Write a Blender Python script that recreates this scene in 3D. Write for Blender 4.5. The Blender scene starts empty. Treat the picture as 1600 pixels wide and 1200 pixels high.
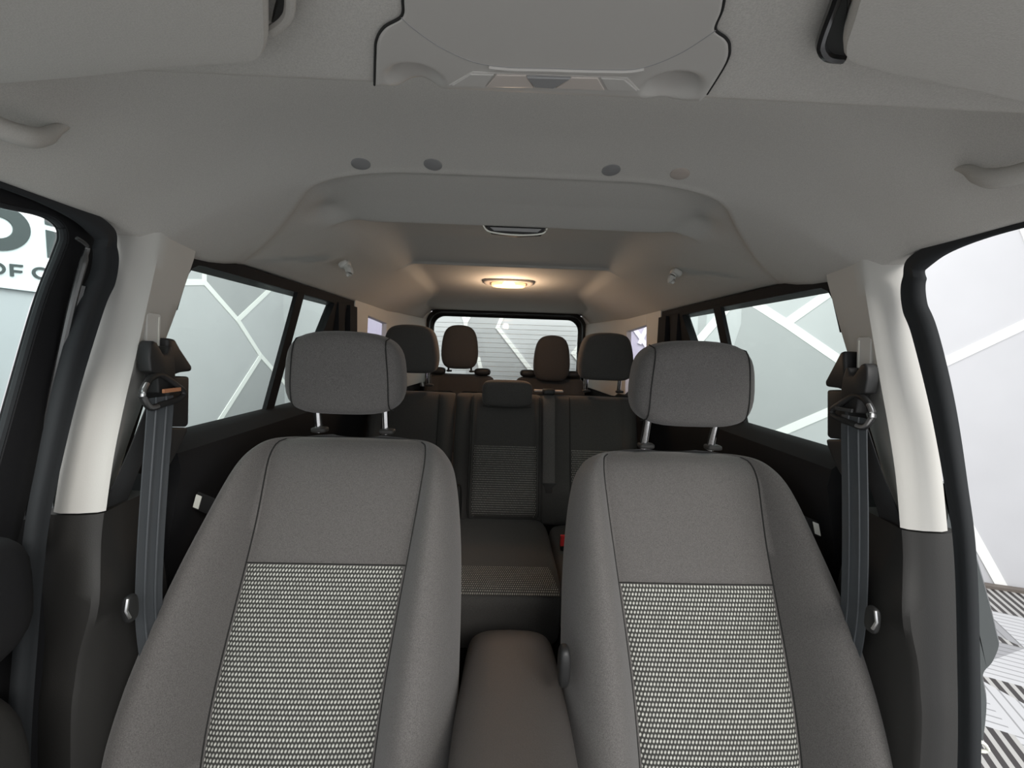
import bpy, bmesh, math, random
from mathutils import Vector, Matrix
random.seed(4)
COL = bpy.context.scene.collection
FLOOR = -1.55            # showroom floor below the lens; the whole scene is lifted by this at the end
# ------------------------------------------------------------------ lens
F = 640.; CX, CY = 800., 600.; VX, VY = 785., 548.; ROLL = math.radians(1.7); CAM = Vector((-.025, 0, 0))
Yc = Vector(((VX-CX)/F, -(VY-CY)/F, 1.)).normalized()
c_, s_ = math.cos(ROLL), -math.sin(ROLL)
Xc = Vector((c_, s_, -(c_*Yc[0]+s_*Yc[1])/Yc[2])).normalized()
Zc = -(Yc.cross(Xc))
if Zc[1] < 0: Zc = -Zc
def ray(px, py):
    v = Vector(((px-CX)/F, -(py-CY)/F, 1.))
    return Vector((v.dot(Xc), v.dot(Yc), v.dot(Zc)))
def at(px, py, x=None, y=None, z=None):
    r = ray(px, py)
    t = (x-CAM.x)/r.x if x is not None else (y-CAM.y)/r.y if y is not None else (z-CAM.z)/r.z
    return CAM + r*t
def atplane(px, py, p0, n):
    r = ray(px, py); n = Vector(n); return CAM + r*((Vector(p0)-CAM).dot(n)/r.dot(n))

# ------------------------------------------------------------------ materials
def lerp(a, b, t): return a+(b-a)*t
def sm(t): t = max(0., min(1., t)); return t*t*(3-2*t)
def table(tab, v):
    if v <= tab[0][0]: return tab[0][1:]
    for a, b in zip(tab, tab[1:]):
        if v <= b[0]:
            t = (v-a[0])/(b[0]-a[0]); return tuple(lerp(p, q, t) for p, q in zip(a[1:], b[1:]))
    return tab[-1][1:]
class NT:
    def __init__(s, name):
        s.m = bpy.data.materials.new(name); s.m.use_nodes = True; s.t = s.m.node_tree
        s.b = s.t.nodes['Principled BSDF']; s.out = s.t.nodes['Material Output']
    def n(s, kind, **k):
        o = s.t.nodes.new(kind)
        for a, v in k.items(): setattr(o, a, v)
        return o
    def link(s, a, b): s.t.links.new(a, b)
    def math(s, op, a, b=None, clamp=False):
        o = s.n('ShaderNodeMath', operation=op, use_clamp=clamp)
        for i, v in enumerate((a, b)):
            if v is None: continue
            if isinstance(v, (int, float)): o.inputs[i].default_value = v
            else: s.link(v, o.inputs[i])
        return o.outputs[0]
    def mix(s, fac, a, b):
        o = s.n('ShaderNodeMix', data_type='RGBA')
        s.link(fac, o.inputs[0])
        for i, v in ((6, a), (7, b)):
            if isinstance(v, tuple): o.inputs[i].default_value = (*v, 1)
            else: s.link(v, o.inputs[i])
        return o.outputs[2]
    def bump(s, h, strength, dist=.001):
        o = s.n('ShaderNodeBump'); o.inputs['Strength'].default_value = strength; o.inputs['Distance'].default_value = dist
        s.link(h, o.inputs['Height']); s.link(o.outputs[0], s.b.inputs['Normal'])
def plain(name, col, rough=.5, metal=0, spec=.5, grain=0, gscale=700, var=0, sheen=0):
    m = NT(name); b = m.b
    b.inputs['Base Color'].default_value = (*col, 1); b.inputs['Roughness'].default_value = rough
    b.inputs['Metallic'].default_value = metal; b.inputs['Specular IOR Level'].default_value = spec
    if sheen: b.inputs['Sheen Weight'].default_value = sheen; b.inputs['Sheen Roughness'].default_value = .5
    if grain or var:
        tc = m.n('ShaderNodeTexCoord'); nz = m.n('ShaderNodeTexNoise'); nz.inputs['Scale'].default_value = gscale
        nz.inputs['Detail'].default_value = 2
        m.link(tc.outputs['Object'], nz.inputs['Vector'])
        if var:
            a = tuple(c*(1-var) for c in col); d = tuple(min(1, c*(1+var)) for c in col)
            r = m.math('MULTIPLY', m.math('SUBTRACT', nz.outputs[0], .3), 2.5, True)
            m.link(m.mix(r, a, d), b.inputs['Base Color'])
        if grain: m.bump(nz.outputs[0], grain)
    return m.m
def emit(name, col, strength):
    m = NT(name); m.b.inputs['Base Color'].default_value = (*col, 1)
    m.b.inputs['Emission Color'].default_value = (*col, 1); m.b.inputs['Emission Strength'].default_value = strength
    return m.m
def glass(name, tint, gloss=.06):
    m = NT(name); t = m.t; t.nodes.remove(m.b)
    tr = m.n('ShaderNodeBsdfTransparent'); tr.inputs[0].default_value = (*tint, 1)
    gl = m.n('ShaderNodeBsdfGlossy'); gl.inputs['Roughness'].default_value = .03; gl.inputs[0].default_value = (.9, .95, .95, 1)
    mx = m.n('ShaderNodeMixShader'); lw = m.n('ShaderNodeLayerWeight'); lw.inputs[0].default_value = .5
    m.link(m.math('ADD', m.math('MULTIPLY', m.math('POWER', lw.outputs['Facing'], 5.), .25), .012), mx.inputs[0]); m.link(tr.outputs[0], mx.inputs[1]); m.link(gl.outputs[0], mx.inputs[2])
    m.link(mx.outputs[0], m.out.inputs[0]); return m.m
def weave(name, dot, base, pu, pv):
    m = NT(name); uv = m.n('ShaderNodeUVMap'); sp = m.n('ShaderNodeSeparateXYZ'); m.link(uv.outputs[0], sp.inputs[0])
    v = m.math('DIVIDE', sp.outputs[1], pv); row = m.math('FLOOR', v)
    u = m.math('ADD', m.math('DIVIDE', sp.outputs[0], pu), m.math('MULTIPLY', m.math('MODULO', row, 2.), .5))
    fu = m.math('SUBTRACT', m.math('FRACT', u), .5); fv = m.math('SUBTRACT', m.math('FRACT', v), .5)
    fu = m.math('ADD', fu, m.math('MULTIPLY', fv, -.25))
    d = m.math('ADD', m.math('POWER', m.math('ABSOLUTE', m.math('DIVIDE', fu, .36)), 2.), m.math('POWER', m.math('ABSOLUTE', m.math('DIVIDE', fv, .40)), 2.))
    mask = m.math('SUBTRACT', 1.15, d, True)
    nz = m.n('ShaderNodeTexWhiteNoise', noise_dimensions='2D'); cv = m.n('ShaderNodeCombineXYZ')
    m.link(m.math('FLOOR', u), cv.inputs[0]); m.link(row, cv.inputs[1]); m.link(cv.outputs[0], nz.inputs['Vector'])
    k = m.math('ADD', .72, m.math('MULTIPLY', nz.outputs['Value'], .28))
    m.link(m.mix(m.math('MULTIPLY', mask, k), base, dot), m.b.inputs['Base Color'])
    m.b.inputs['Roughness'].default_value = .85; m.b.inputs['Specular IOR Level'].default_value = .2
    m.bump(mask, .6, .002); return m.m
def tiles(name):
    m = NT(name); tc = m.n('ShaderNodeTexCoord'); mp = m.n('ShaderNodeMapping'); mp.inputs['Rotation'].default_value = (0, 0, math.radians(28))
    m.link(tc.outputs['Object'], mp.inputs[0]); sp = m.n('ShaderNodeSeparateXYZ'); m.link(mp.outputs[0], sp.inputs[0])
    S = .40; x = m.math('DIVIDE', sp.outputs[0], S); y = m.math('DIVIDE', sp.outputs[1], S)
    ix, iy = m.math('FLOOR', x), m.math('FLOOR', y); fx, fy = m.math('FRACT', x), m.math('FRACT', y)
    par = m.math('MODULO', m.math('ABSOLUTE', m.math('ADD', ix, iy)), 2.)
    tri = m.math('GREATER_THAN', m.math('ADD', fx, m.math('MULTIPLY', m.math('SUBTRACT', fy, .5), m.math('SUBTRACT', m.math('MULTIPLY', par, 2.), 1.))), .5)
    cv = m.n('ShaderNodeCombineXYZ'); m.link(ix, cv.inputs[0]); m.link(iy, cv.inputs[1]); m.link(m.math('ADD', tri, .3), cv.inputs[2])
    wn = m.n('ShaderNodeTexWhiteNoise', noise_dimensions='3D'); m.link(cv.outputs[0], wn.inputs['Vector'])
    r = m.n('ShaderNodeValToRGB'); r.color_ramp.interpolation = 'CONSTANT'
    e = r.color_ramp.elements; e[0].color = (.035, .03, .03, 1); e[1].position = .38; e[1].color = (.30, .30, .31, 1)
    e2 = r.color_ramp.elements.new(.66); e2.color = (.50, .50, .51, 1)
    m.link(wn.outputs['Value'], r.inputs[0])
    rib = m.math('FRACT', m.math('MULTIPLY', m.math('ADD', m.math('MULTIPLY', x, par), m.math('MULTIPLY', y, m.math('SUBTRACT', 1., par))), 9.))
    mask = m.math('GREATER_THAN', rib, .55)
    dark = m.mix(m.math('MULTIPLY', m.math('GREATER_THAN', m.math('FRACT', m.math('MULTIPLY', rib, 1.)), .82), .6), r.outputs[0], (.10, .10, .10))
    lightr = m.mix(m.math('MULTIPLY', mask, .8), r.outputs[0], (.5, .49, .47))
    isd = m.math('LESS_THAN', wn.outputs['Value'], .38)
    m.link(m.mix(isd, dark, lightr), m.b.inputs['Base Color'])
    m.b.inputs['Roughness'].default_value = .45; m.bump(rib, .3, .004); return m.m

M = {}
M['headliner'] = plain('headliner_fabric', (.50, .485, .455), .95, spec=.1, grain=.25, gscale=900, var=.10)
M['visor'] = plain('visor_vinyl', (.46, .445, .415), .8, spec=.2, grain=.2, gscale=800, var=.05)
M['console_grey'] = plain('console_plastic', (.45, .435, .41), .6, spec=.3, grain=.1, gscale=1200)
M['lens_grey'] = plain('lens_plastic', (.52, .47, .43), .25, spec=.5)
M['lens_dark'] = plain('lens_wedge', (.26, .26, .26), .3)
M['groove'] = plain('groove_black', (.012, .012, .011), .9)
M['pillar'] = plain('pillar_plastic', (.50, .49, .46), .6, spec=.3, grain=.12, gscale=900)
M['black_trim'] = plain('black_trim', (.014, .014, .015), .75, spec=.15, grain=.15, gscale=700)
M['dark_trim'] = plain('dark_trim', (.023, .022, .0205), .6, spec=.35, grain=.2, gscale=700)
M['rubber'] = plain('rubber_seal', (.022, .024, .026), .75, spec=.25, grain=.1)
M['gloss_black'] = plain('gloss_black', (.010, .010, .011), .18, spec=.6)
M['frame_metal'] = plain('frame_metal', (.10, .10, .10), .25, metal=.6)
M['chrome'] = plain('chrome', (.85, .86, .87), .12, metal=1)
M['steel'] = plain('steel', (.5, .5, .5), .3, metal=1)
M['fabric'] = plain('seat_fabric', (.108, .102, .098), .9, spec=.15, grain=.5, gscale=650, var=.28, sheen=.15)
M['fabric_rear_shaded'] = plain('rear_seat_fabric_shaded', (.064, .061, .058), .9, spec=.15, grain=.4, gscale=600, var=.2, sheen=.08)  # seat fabric again, darkened in colour for the dimmer rear rows
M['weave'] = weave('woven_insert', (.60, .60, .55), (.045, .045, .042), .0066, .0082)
M['weave_rear_shaded'] = weave('woven_insert_rear_shaded', (.34, .33, .30), (.045, .044, .042), .0066, .0095)  # same weave as the front inserts, shade put into its colours
M['leather'] = plain('armrest_leather', (.060, .054, .050), .5, spec=.4, grain=.5, gscale=420, var=.06)
M['stitch'] = plain('stitch_thread', (.20, .19, .18), .8)
M['webbing'] = plain('belt_webbing', (.062, .068, .074), .6, spec=.35, grain=.3, gscale=900)
M['belt_shaded'] = plain('belt_webbing_shaded', (.018, .019, .020), .75)  # same strap as the webbing, its shaded run darkened in colour
M['black'] = plain('black_plastic', (.013, .013, .013), .5)
M['red'] = plain('buckle_red', (.75, .04, .04), .4)
M['orange'] = plain('pad_glint', (.45, .20, .10), .5)  # warm glint on the belt guide, put into the colour
M['white_tag'] = plain('white_tag', (.75, .75, .68), .7)
M['lamp'] = emit('dome_lens', (1, .50, .20), 1.5)
M['bulb'] = emit('dome_bulb', (1, .78, .5), 14)
M['lamp_frame'] = plain('lamp_frame', (.45, .40, .36), .5)
M['tint'] = glass('tinted_glass', (.84, .89, .865))
M['tint_left'] = glass('front_glass', (.86, .93, .92))
M['rear_glass'] = glass('rear_glass', (.88, .91, .89))
M['quarter_glass'] = glass('quarter_glass', (.82, .80, .88))
M['wall_paint'] = plain('wall_light_grey', (.53, .53, .545), .8, var=.02, gscale=3)
M['wall_dark'] = plain('wall_mid_grey', (.41, .41, .42), .8, var=.02, gscale=3)
M['wall_line'] = plain('wall_white_line', (.88, .88, .86), .8)
M['skirting'] = plain('skirting_brown', (.13, .11, .095), .7)
M['tiles'] = tiles('floor_tiles')
M['body_paint'] = plain('body_paint', (.10, .11, .11), .22, metal=.5)
M['sign_white'] = plain('sign_white', (.84, .88, .88), .6)
M['sign_ink'] = plain('sign_ink', (.075, .085, .085), .6)
M['carpet'] = plain('van_carpet', (.02, .02, .02), .95, grain=.5, gscale=400)

# ------------------------------------------------------------------ mesh helpers
class MB:
    def __init__(s): s.v = []; s.f = []; s.uv = []; s.mi = []
    def face(s, idx, uv=None, mi=0): s.f.append(tuple(idx)); s.uv.append(uv); s.mi.append(mi)
    def grid(s, rows, closeu=False, uvs=None, mi=0, flip=False):
        b = len(s.v); nu = len(rows[0])
        for r in rows: s.v.extend(Vector(p) for p in r)
        for i in range(len(rows)-1):
            for j in range(nu if closeu else nu-1):
                k = (j+1) % nu
                q = [b+i*nu+j, b+i*nu+k, b+(i+1)*nu+k, b+(i+1)*nu+j]
                u = [uvs[i][j], uvs[i][k], uvs[i+1][k], uvs[i+1][j]] if uvs else None
                if flip: q.reverse(); u = u and u[::-1]
                s.face(q, u, mi)
        return b, nu
    def loft(s, rows, mi=0):                        # closed rings, capped
        b, nu = s.grid(rows, True, mi=mi)
        s.face([b+j for j in reversed(range(nu))], mi=mi); s.face([b+(len(rows)-1)*nu+j for j in range(nu)], mi=mi); return s
    def box(s, a, c, mi=0):
        a, c = Vector(a), Vector(c); lo = Vector(map(min, a, c)); hi = Vector(map(max, a, c)); b = len(s.v)
        for z in (lo.z, hi.z):
            for x, y in ((lo.x, lo.y), (hi.x, lo.y), (hi.x, hi.y), (lo.x, hi.y)): s.v.append(Vector((x, y, z)))
        for q in ((3, 2, 1, 0), (4, 5, 6, 7), (0, 1, 5, 4), (1, 2, 6, 5), (2, 3, 7, 6), (3, 0, 4, 7)): s.face([b+i for i in q], mi=mi)
        return s
    def prism(s, pts, d, mi=0):                     # flat outline pushed by the vector d
        b = len(s.v); n = len(pts); d = Vector(d)
        s.v.extend(Vector(p) for p in pts); s.v.extend(Vector(p)+d for p in pts)
        s.face(range(n), mi=mi); s.face(reversed(range(n)), mi=mi)
        s.f[-2] = tuple(b+i for i in range(n)); s.f[-1] = tuple(b+n+i for i in reversed(range(n)))
        for i in range(n): j = (i+1) % n; s.face((b+j, b+i, b+n+i, b+n+j), mi=mi)
        return s
    def tube(s, path, r, n=10, closed=False, ry=None, up=None, mi=0):
        P = [Vector(p) for p in path]; rows = []; m = len(P)
        for i, p in enumerate(P):
            a = P[(i-1) % m] if closed or i else P[i]; c = P[(i+1) % m] if closed or i < m-1 else P[i]
            t = (c-a).normalized()
            u = Vector(up) if up else (Vector((0, 0, 1)) if abs(t.z) < .9 else Vector((1, 0, 0)))
            sd = t.cross(u).normalized(); uu = sd.cross(t)
            rr = r[i] if isinstance(r, (list, tuple)) else r
            rows.append([p+sd*math.cos(k*2*math.pi/n)*rr+uu*math.sin(k*2*math.pi/n)*(ry or rr) for k in range(n)])
        if closed: rows.append(rows[0]); s.grid(rows, True, mi=mi)
        else: s.loft(rows, mi=mi)
        return s
    def ribbon(s, path, widths, w_dir, th, mi=0):
        rows = []; w = Vector(w_dir).normalized(); P = [Vector(p) for p in path]
        for i, p in enumerate(P):
            t = (P[min(i+1, len(P)-1)]-P[max(i-1, 0)]).normalized(); n = t.cross(w).normalized()*th/2
            h = w*(widths[i] if isinstance(widths, (list, tuple)) else widths)/2
            rows.append([p-h-n, p-h*.5-n*1.6, p-n, p+h*.5-n*1.6, p+h-n, p+h+n, p-h+n])
        return s.loft(rows, mi=mi)
    def rcube(s, c, size, k=6, n=10, fn=None, mi=0, rot=None):
        bm = bmesh.new(); bmesh.ops.create_cube(bm, size=2); bmesh.ops.subdivide_edges(bm, edges=bm.edges[:], cuts=n, use_grid_fill=True)
        b = len(s.v); bm.verts.ensure_lookup_table()
        for v in bm.verts:
            p = Vector([math.copysign(abs(math.sin(q*math.pi/2))**.9, q) for q in v.co])
            g = (abs(p.x)**k+abs(p.y)**k+abs(p.z)**k)**(1/k); p = p/g
            if fn: p = Vector(fn(p))
            p = Vector((p.x*size[0]/2, p.y*size[1]/2, p.z*size[2]/2))
            if rot: p = rot @ p
            s.v.append(p+Vector(c))
        for f in bm.faces: s.face([b+v.index for v in f.verts], mi=mi)
        bm.free(); return s
    def mirror(s): 
        for v in s.v: v.x = -v.x
        s.f = [tuple(reversed(f)) for f in s.f]; s.uv = [u and u[::-1] for u in s.uv]; return s
    def build(s, name, mat, parent=None, smooth=True, bevel=0, angle=40):
        me = bpy.data.meshes.new(name); bm = bmesh.new()
        vs = [bm.verts.new(v) for v in s.v]; ul = bm.loops.layers.uv.new('UVMap') if any(s.uv) else None
        for f, u, mi in zip(s.f, s.uv, s.mi):
            try: q = bm.faces.new([vs[i] for i in f])
            except ValueError: continue
            q.material_index = mi
            if ul and u:
                for l, w in zip(q.loops, u): l[ul].uv = w
        if not ul: bmesh.ops.remove_doubles(bm, verts=bm.verts[:], dist=1e-6)
        bmesh.ops.recalc_face_normals(bm, faces=bm.faces[:])
        bm.to_mesh(me); bm.free()
        o = bpy.data.objects.new(name, me); COL.objects.link(o)
        for m in (mat if isinstance(mat, (list, tuple)) else [mat]): me.materials.append(M[m])
        if smooth:
            for p in me.polygons: p.use_smooth = True
        if bevel:
            md = o.modifiers.new('bevel', 'BEVEL'); md.width = bevel; md.segments = 3; md.limit_method = 'ANGLE'; md.angle_limit = math.radians(35)
        if smooth:
            md = o.modifiers.new('split', 'EDGE_SPLIT'); md.split_angle = math.radians(angle)
        if parent:
            o.parent = parent
            if parent.type == 'EMPTY' or True: o.matrix_parent_inverse = Matrix.Identity(4)
            o.location = -world_loc(parent)
        return o
def world_loc(o):
    l = Vector(o.location)
    while o.parent: o = o.parent; l += Vector(o.location)
    return l
def tag(o, label, cat, group=None):
    o['label'] = label; o['category'] = cat
    if group: o['group'] = group
    return o
def thing(name, label, cat, loc=(0, 0, 0), group=None):
    o = bpy.data.objects.new(name, None); o.empty_display_size = .05; o.location = loc; COL.objects.link(o)
    return tag(o, label, cat, group)
def structure(o): o['kind'] = 'structure'; return o
def arc(c, r, a0, a1, n, f):                          # f maps (p,q) to a 3D point
    return [f(c[0]+r*math.cos(lerp(a0, a1, i/n)), c[1]+r*math.sin(lerp(a0, a1, i/n))) for i in range(n+1)]
def spline(P, n=8):
    P = [Vector(p) for p in P]; out = []
    for i in range(len(P)-1):
        a, b, c, d = P[max(i-1, 0)], P[i], P[i+1], P[min(i+2, len(P)-1)]
        for k in range(n):
            t = k/n; out.append(.5*((2*b)+(c-a)*t+(2*a-5*b+4*c-d)*t*t+(3*b-a-3*c+d)*t**3))
    return out+[P[-1]]
def rrect(x0, x1, y0, y1, r, f, n=5):
    P = []
    for (cx, cy, a) in ((x1-r, y1-r, 0), (x0+r, y1-r, 90), (x0+r, y0+r, 180), (x1-r, y0+r, 270)):
        P += arc((cx, cy), r, math.radians(a), math.radians(a+90), n, f)
    return P

# ================================================================== HEADLINER
ZC_F = [(.1, .40), (.45, .40), (.52, .377), (.60, .357), (.70, .343), (.80, .327), (.95, .318), (1.1, .31)]
ZC_R = [(.7, .340), (.82, .334), (.93, .322), (1.03, .306), (1.044, .305), (1.062, .372), (1.2, .382), (1.4, .374), (1.6, .345), (1.645, .338), (1.655, .331), (1.668, .331), (1.684, .348), (1.99, .334), (2.6, .318), (3.0, .302), (3.15, .292)]
ZC_R0 = [(.7, .340), (.82, .334), (1.0, .322), (1.3, .33), (1.6, .338), (1.99, .334), (2.6, .318), (3.0, .302), (3.15, .292)]
ZS = [(.1, .19), (.55, .195), (.69, .188), (.78, .168), (.85, .166), (.91, .169), (.96, .176), (1.02, .189), (3.2, .19)]
YA = [(0, .80), (.35, .801), (.385, .808), (.41, .824), (.435, .848), (.46, .874), (.50, .91), (.545, .948), (.59, .98), (.626, 1.0), (.68, 1.03)]
def headliner_z(x, y):
    a = abs(x); zs = table(ZS, y)[0]
    zf = table(ZC_F, y)[0]; t = max(0, min(1, (a-.20)/.46)); zf = zf-(zf-zs)*t**2.0
    k = sm((a-.34)/.14); zr = lerp(table(ZC_R, y)[0], table(ZC_R0, y)[0], k)
    zq = lerp(zs, .192, sm((y-.9)/.25)); k0 = lerp(.36, .56, sm((y-2.2)/.8)); t = max(0, min(1, (a-k0)/(.66-k0))); zr = zr-(zr-zq)*(t*t*.35+t*.65)*(sm(t/.25))
    # side scoops behind the front roof section
    zr += .02*math.exp(-((a-.435)/.035)**2-((y-.97)/.05)**2)
    w = sm((y-table(YA, a)[0])/.022)
    z = lerp(zf, zr, w)
    z -= .0018*math.exp(-((y-table(YA, a)[0]+.004)/.006)**2)*(1-.3*sm((a-.3)/.2))
    return z
m = MB()
ys = []; y = .12
while y < 3.13:
    ys.append(y); y += .006 if .76 < y < 1.09 or 1.63 < y < 1.70 else .02
ys.append(3.13); xs = [lerp(-.695, .695, i/156) for i in range(157)]
m.grid([[(x, y, headliner_z(x, y)) for x in xs] for y in ys])
ceiling = structure(m.build('ceiling', 'headliner', angle=180))
sd = ceiling.modifiers.new('thickness', 'SOLIDIFY'); sd.thickness = .012; sd.offset = 1
# normals must face down so the thickness grows upward
if ceiling.data.polygons[0].normal.z > 0: sd.offset = 1
else: sd.offset = -1

def round_edge_slab(name, mat, x0, x1, y0, y1, z, th, r, parent=None, n=300):
    rows = []
    prof = [(y0, z+th), (y0, z)]+[(lerp(y0, y1-r, i/40), z) for i in range(1, 41)]+[(y1-r+r*math.sin(a), z+r-r*math.cos(a)) for a in [math.radians(q) for q in range(10, 91, 10)]]+[(y1, z+th)]
    for i in range(n+1):
        x = lerp(x0, x1, i/n); rows.append([(x, p[0], p[1]+(.028 if -.135 < x < .148 and p[0] > .362 and p[1] < z+.03 else 0)) for p in prof])
    return MB().loft(rows).build(name, mat, parent)
shelf = round_edge_slab('overhead_shelf', 'headliner', -.60, .60, .10, .409, .2405, .07, .016)
tag(shelf, 'full-width grey fabric overhead shelf across the roof above the windscreen', 'shelf')

# ------------------------------------------------------------------ overhead console in the shelf
con = thing('overhead_console', 'grey plastic overhead console with map lamps set in the middle of the roof shelf', 'console', (0, .3, .235))
zc = .2375
outl = [(585, 135), (586, 90), (588, 65), (600, 45), (627, 28), (629, 0), (630, -40)]
outr = [(1105, 149), (1135, 100), (1140, 75), (1134, 62), (1118, 48), (1128, 20), (1132, 0), (1138, -40)]
L = spline([at(px, py, z=zc) for px, py in outl]); R = spline([at(px, py, z=zc) for px, py in outr])
def edge_x(E, y):
    E = sorted(E, key=lambda p: p.y)
    if y <= E[0].y: return E[0].x
    for a, b in zip(E, E[1:]):
        if y <= b.y: return lerp(a.x, b.x, (y-a.y)/(b.y-a.y+1e-9))
    return E[-1].x
d1 = at(648, 124, z=zc); d2 = at(1052, 136, z=zc)
def con_z(x, y):
    z = zc
    for d in (d1, d2):
        q = ((x-d.x)/.027)**2+((y-d.y-.003)/.024)**2
        if q < 1: z += .020*(1-q)**1.3
    if y > .393: z += .016-math.sqrt(max(0, .016**2-(y-.393)**2))
    return z
rows = []
ny = 90
for i in range(ny+1):
    y = lerp(.2, .407, i/ny); xl, xr = edge_x(L, y)+.0012, edge_x(R, y)-.0012
    rows.append([(lerp(xl, xr, j/90), y, con_z(lerp(xl, xr, j/90), y)) for j in range(91)])
g = MB(); g.grid(rows)
pan = g.build('panel', 'console_grey', con, angle=60)
sd = pan.modifiers.new('t', 'SOLIDIFY'); sd.thickness = .02; sd.offset = -1 if pan.data.polygons[0].normal.z < 0 else 1
for E in (L, R): MB().tube([p+Vector((0, 0, .0012)) for p in E], .0010, 8).build('gap', 'groove', con)
lid = spline([at(627, 28, z=zc), at(650, 48, z=zc), at(690, 75, z=zc), at(740, 97, z=zc), at(790, 105, z=zc), at(860, 107, z=zc), at(940, 109, z=zc), at(1000, 107, z=zc), at(1060, 85, z=zc), at(1118, 48, z=zc)])
MB().tube([p+Vector((0, 0, .0003)) for p in lid], .0006, 6).build('storage_lid_edge', 'lens_dark', con)
mid = [p for p in lid if at(760, 105, z=zc).x < p.x < at(1010, 107, z=zc).x]
MB().tube([p+Vector((0, .0015, -.0006)) for p in mid], .0016, 6).build('storage_lid_lip', 'console_grey', con)
def flat(pts, dz): return [Vector((p.x, p.y, zc+dz)) for p in (at(a, b, z=zc) for a, b in pts)]
lampbar = MB().prism(flat([(700, 133), (738, 111), (980, 120), (1000, 141)], -.0008), (0, 0, .01)).build('map_lamp_panel', 'console_grey', con, False, bevel=.001)
MB().prism(flat([(706, 131), (735, 113), (772, 114), (757, 133)], -.002), (0, 0, .01)).build('lens_cover', 'console_grey', lampbar, False, bevel=.0006)
MB().prism(flat([(760, 133), (776, 114), (822, 115), (834, 134)], -.002), (0, 0, .01)).build('lens', 'lens_grey', lampbar, False, bevel=.0006)
MB().prism(flat([(836, 132), (823, 116), (892, 118), (864, 134)], -.003), (0, 0, .01)).build('switch', 'lens_dark', lampbar, False, bevel=.0006)
MB().prism(flat([(868, 135), (893, 118), (934, 119), (945, 138)], -.002), (0, 0, .01)).build('lens', 'lens_grey', lampbar, False, bevel=.0006)
MB().prism(flat([(949, 138), (939, 119), (975, 121), (996, 139)], -.002), (0, 0, .01)).build('lens_cover', 'console_grey', lampbar, False, bevel=.0006)

# ------------------------------------------------------------------ sun visors
def visor(pts, label, clip):
    v = thing('sun_visor', label, 'visor', pts[0], 'sun visors')
    P = spline(pts+[pts[0]], 10)[:-1]
    cen = sum(P, Vector())/len(P); rows = []
    for dz, sh in ((0, .985), (-.003, .997), (-.010, 1), (-.016, .992), (-.019, .975), (-.0195, .93)):
        rows.append([cen+(p-cen)*sh+Vector((0, 0, dz)) for p in P])
    MB().loft(rows).build('visor_pad', 'visor', v)
    pts, mt, mr = clip
    A = [at(px, py, z=.232) for px, py in pts]
    cl = MB().prism(spline(A+[A[0]], 4)[:-1], (0, 0, .006)).build('pivot_recess', 'black', v, False)
    MB().tube(spline(A, 6), .0035, 8).build('recess_rim', mt, cl)
    return v
zv = .2385; zl = .222
VL = [Vector((*at(px, py, z=zl).xy, zv)) for px, py in ((418, -60), (420, 30), (418, 72), (402, 92), (360, 97), (250, 104), (120, 118), (0, 128), (-120, 138))]
VL += [Vector((VL[-1].x-.02, .30, zv)), Vector((VL[-1].x-.02, .16, zv)), Vector((-.30, .15, zv)), Vector((-.185, .16, zv))]
visor(VL, 'grey sun visor with a rounded inner corner, left of the roof console', ([(452, -60), (453, 10), (445, 32), (424, 48)], 'visor', 0))
VR = [Vector((*at(px, py, z=zl).xy, zv)) for px, py in ((1352, -60), (1330, 20), (1316, 70), (1325, 92), (1370, 106), (1450, 124), (1540, 143), (1620, 160), (1700, 175))]
VR += [Vector((.53, .30, zv)), Vector((.53, .16, zv)), Vector((.35, .15, zv)), Vector((.24, .16, zv))]
visor(VR, 'grey sun visor with a dark glossy clip at its corner, right of the roof console', ([(1325, -60), (1306, 0), (1288, 48), (1283, 72), (1294, 88), (1318, 92)], 'gloss_black', 0))

# ------------------------------------------------------------------ roof fittings
def on_roof(px, py):
    r = ray(px, py); t = .3
    while t < 4:
        p = CAM+r*t
        if p.z > headliner_z(p.x, p.y) and p.y > .42: return p
        t += .002
    return p
for (px, py), which in zip(((565, 257), (677, 259), (954, 267), (1061, 273)), ('leftmost of four', 'second of four from the left', 'third of four from the left', 'rightmost of four, browner')):
    p = on_roof(px, py); mm = MB(); rows = []
    for rr, dz in ((.0165, .004), (.0165, -.0002), (.015, -.0007), (.004, -.0008)):
        rows.append([(q[0], q[1], headliner_z(*q)+dz-.0008) for q in [(p.x+rr*math.cos(a*math.pi/12), p.y-.004+rr*math.sin(a*math.pi/12)) for a in range(24)]])
    tag(mm.loft(rows).build('trim_plug', 'lamp_frame' if px > 1000 else 'lens_dark'), 'round trim plug in the front roof lining, '+which, 'plug', 'roof trim plugs')
# slotted grip in the cross edge
p = Vector((.0, 1.045, .305)); sl = thing('roof_slot', 'small dark slot with a pale rim in the cross edge of the roof', 'light', p)
q = [at(px, py, y=1.035) for px, py in ((757, 352), (853, 356), (846, 366), (808, 368), (768, 363))]
MB().prism(q, (0, .02, 0)).build('housing', 'black', sl, False, bevel=.002)
MB().tube([a+Vector((0, -.004, 0)) for a in spline([at(755, 353, y=1.035), at(766, 363, y=1.035), at(808, 368, y=1.035), at(846, 366, y=1.035), at(855, 357, y=1.035)], 5)], .002, 6).build('rim', 'white_tag', sl)
MB().prism([at(px, py, y=1.031) for px, py in ((766, 355), (846, 358), (840, 363), (772, 360))], (0, .004, 0)).build('lens', 'lens_dark', sl, False)
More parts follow.
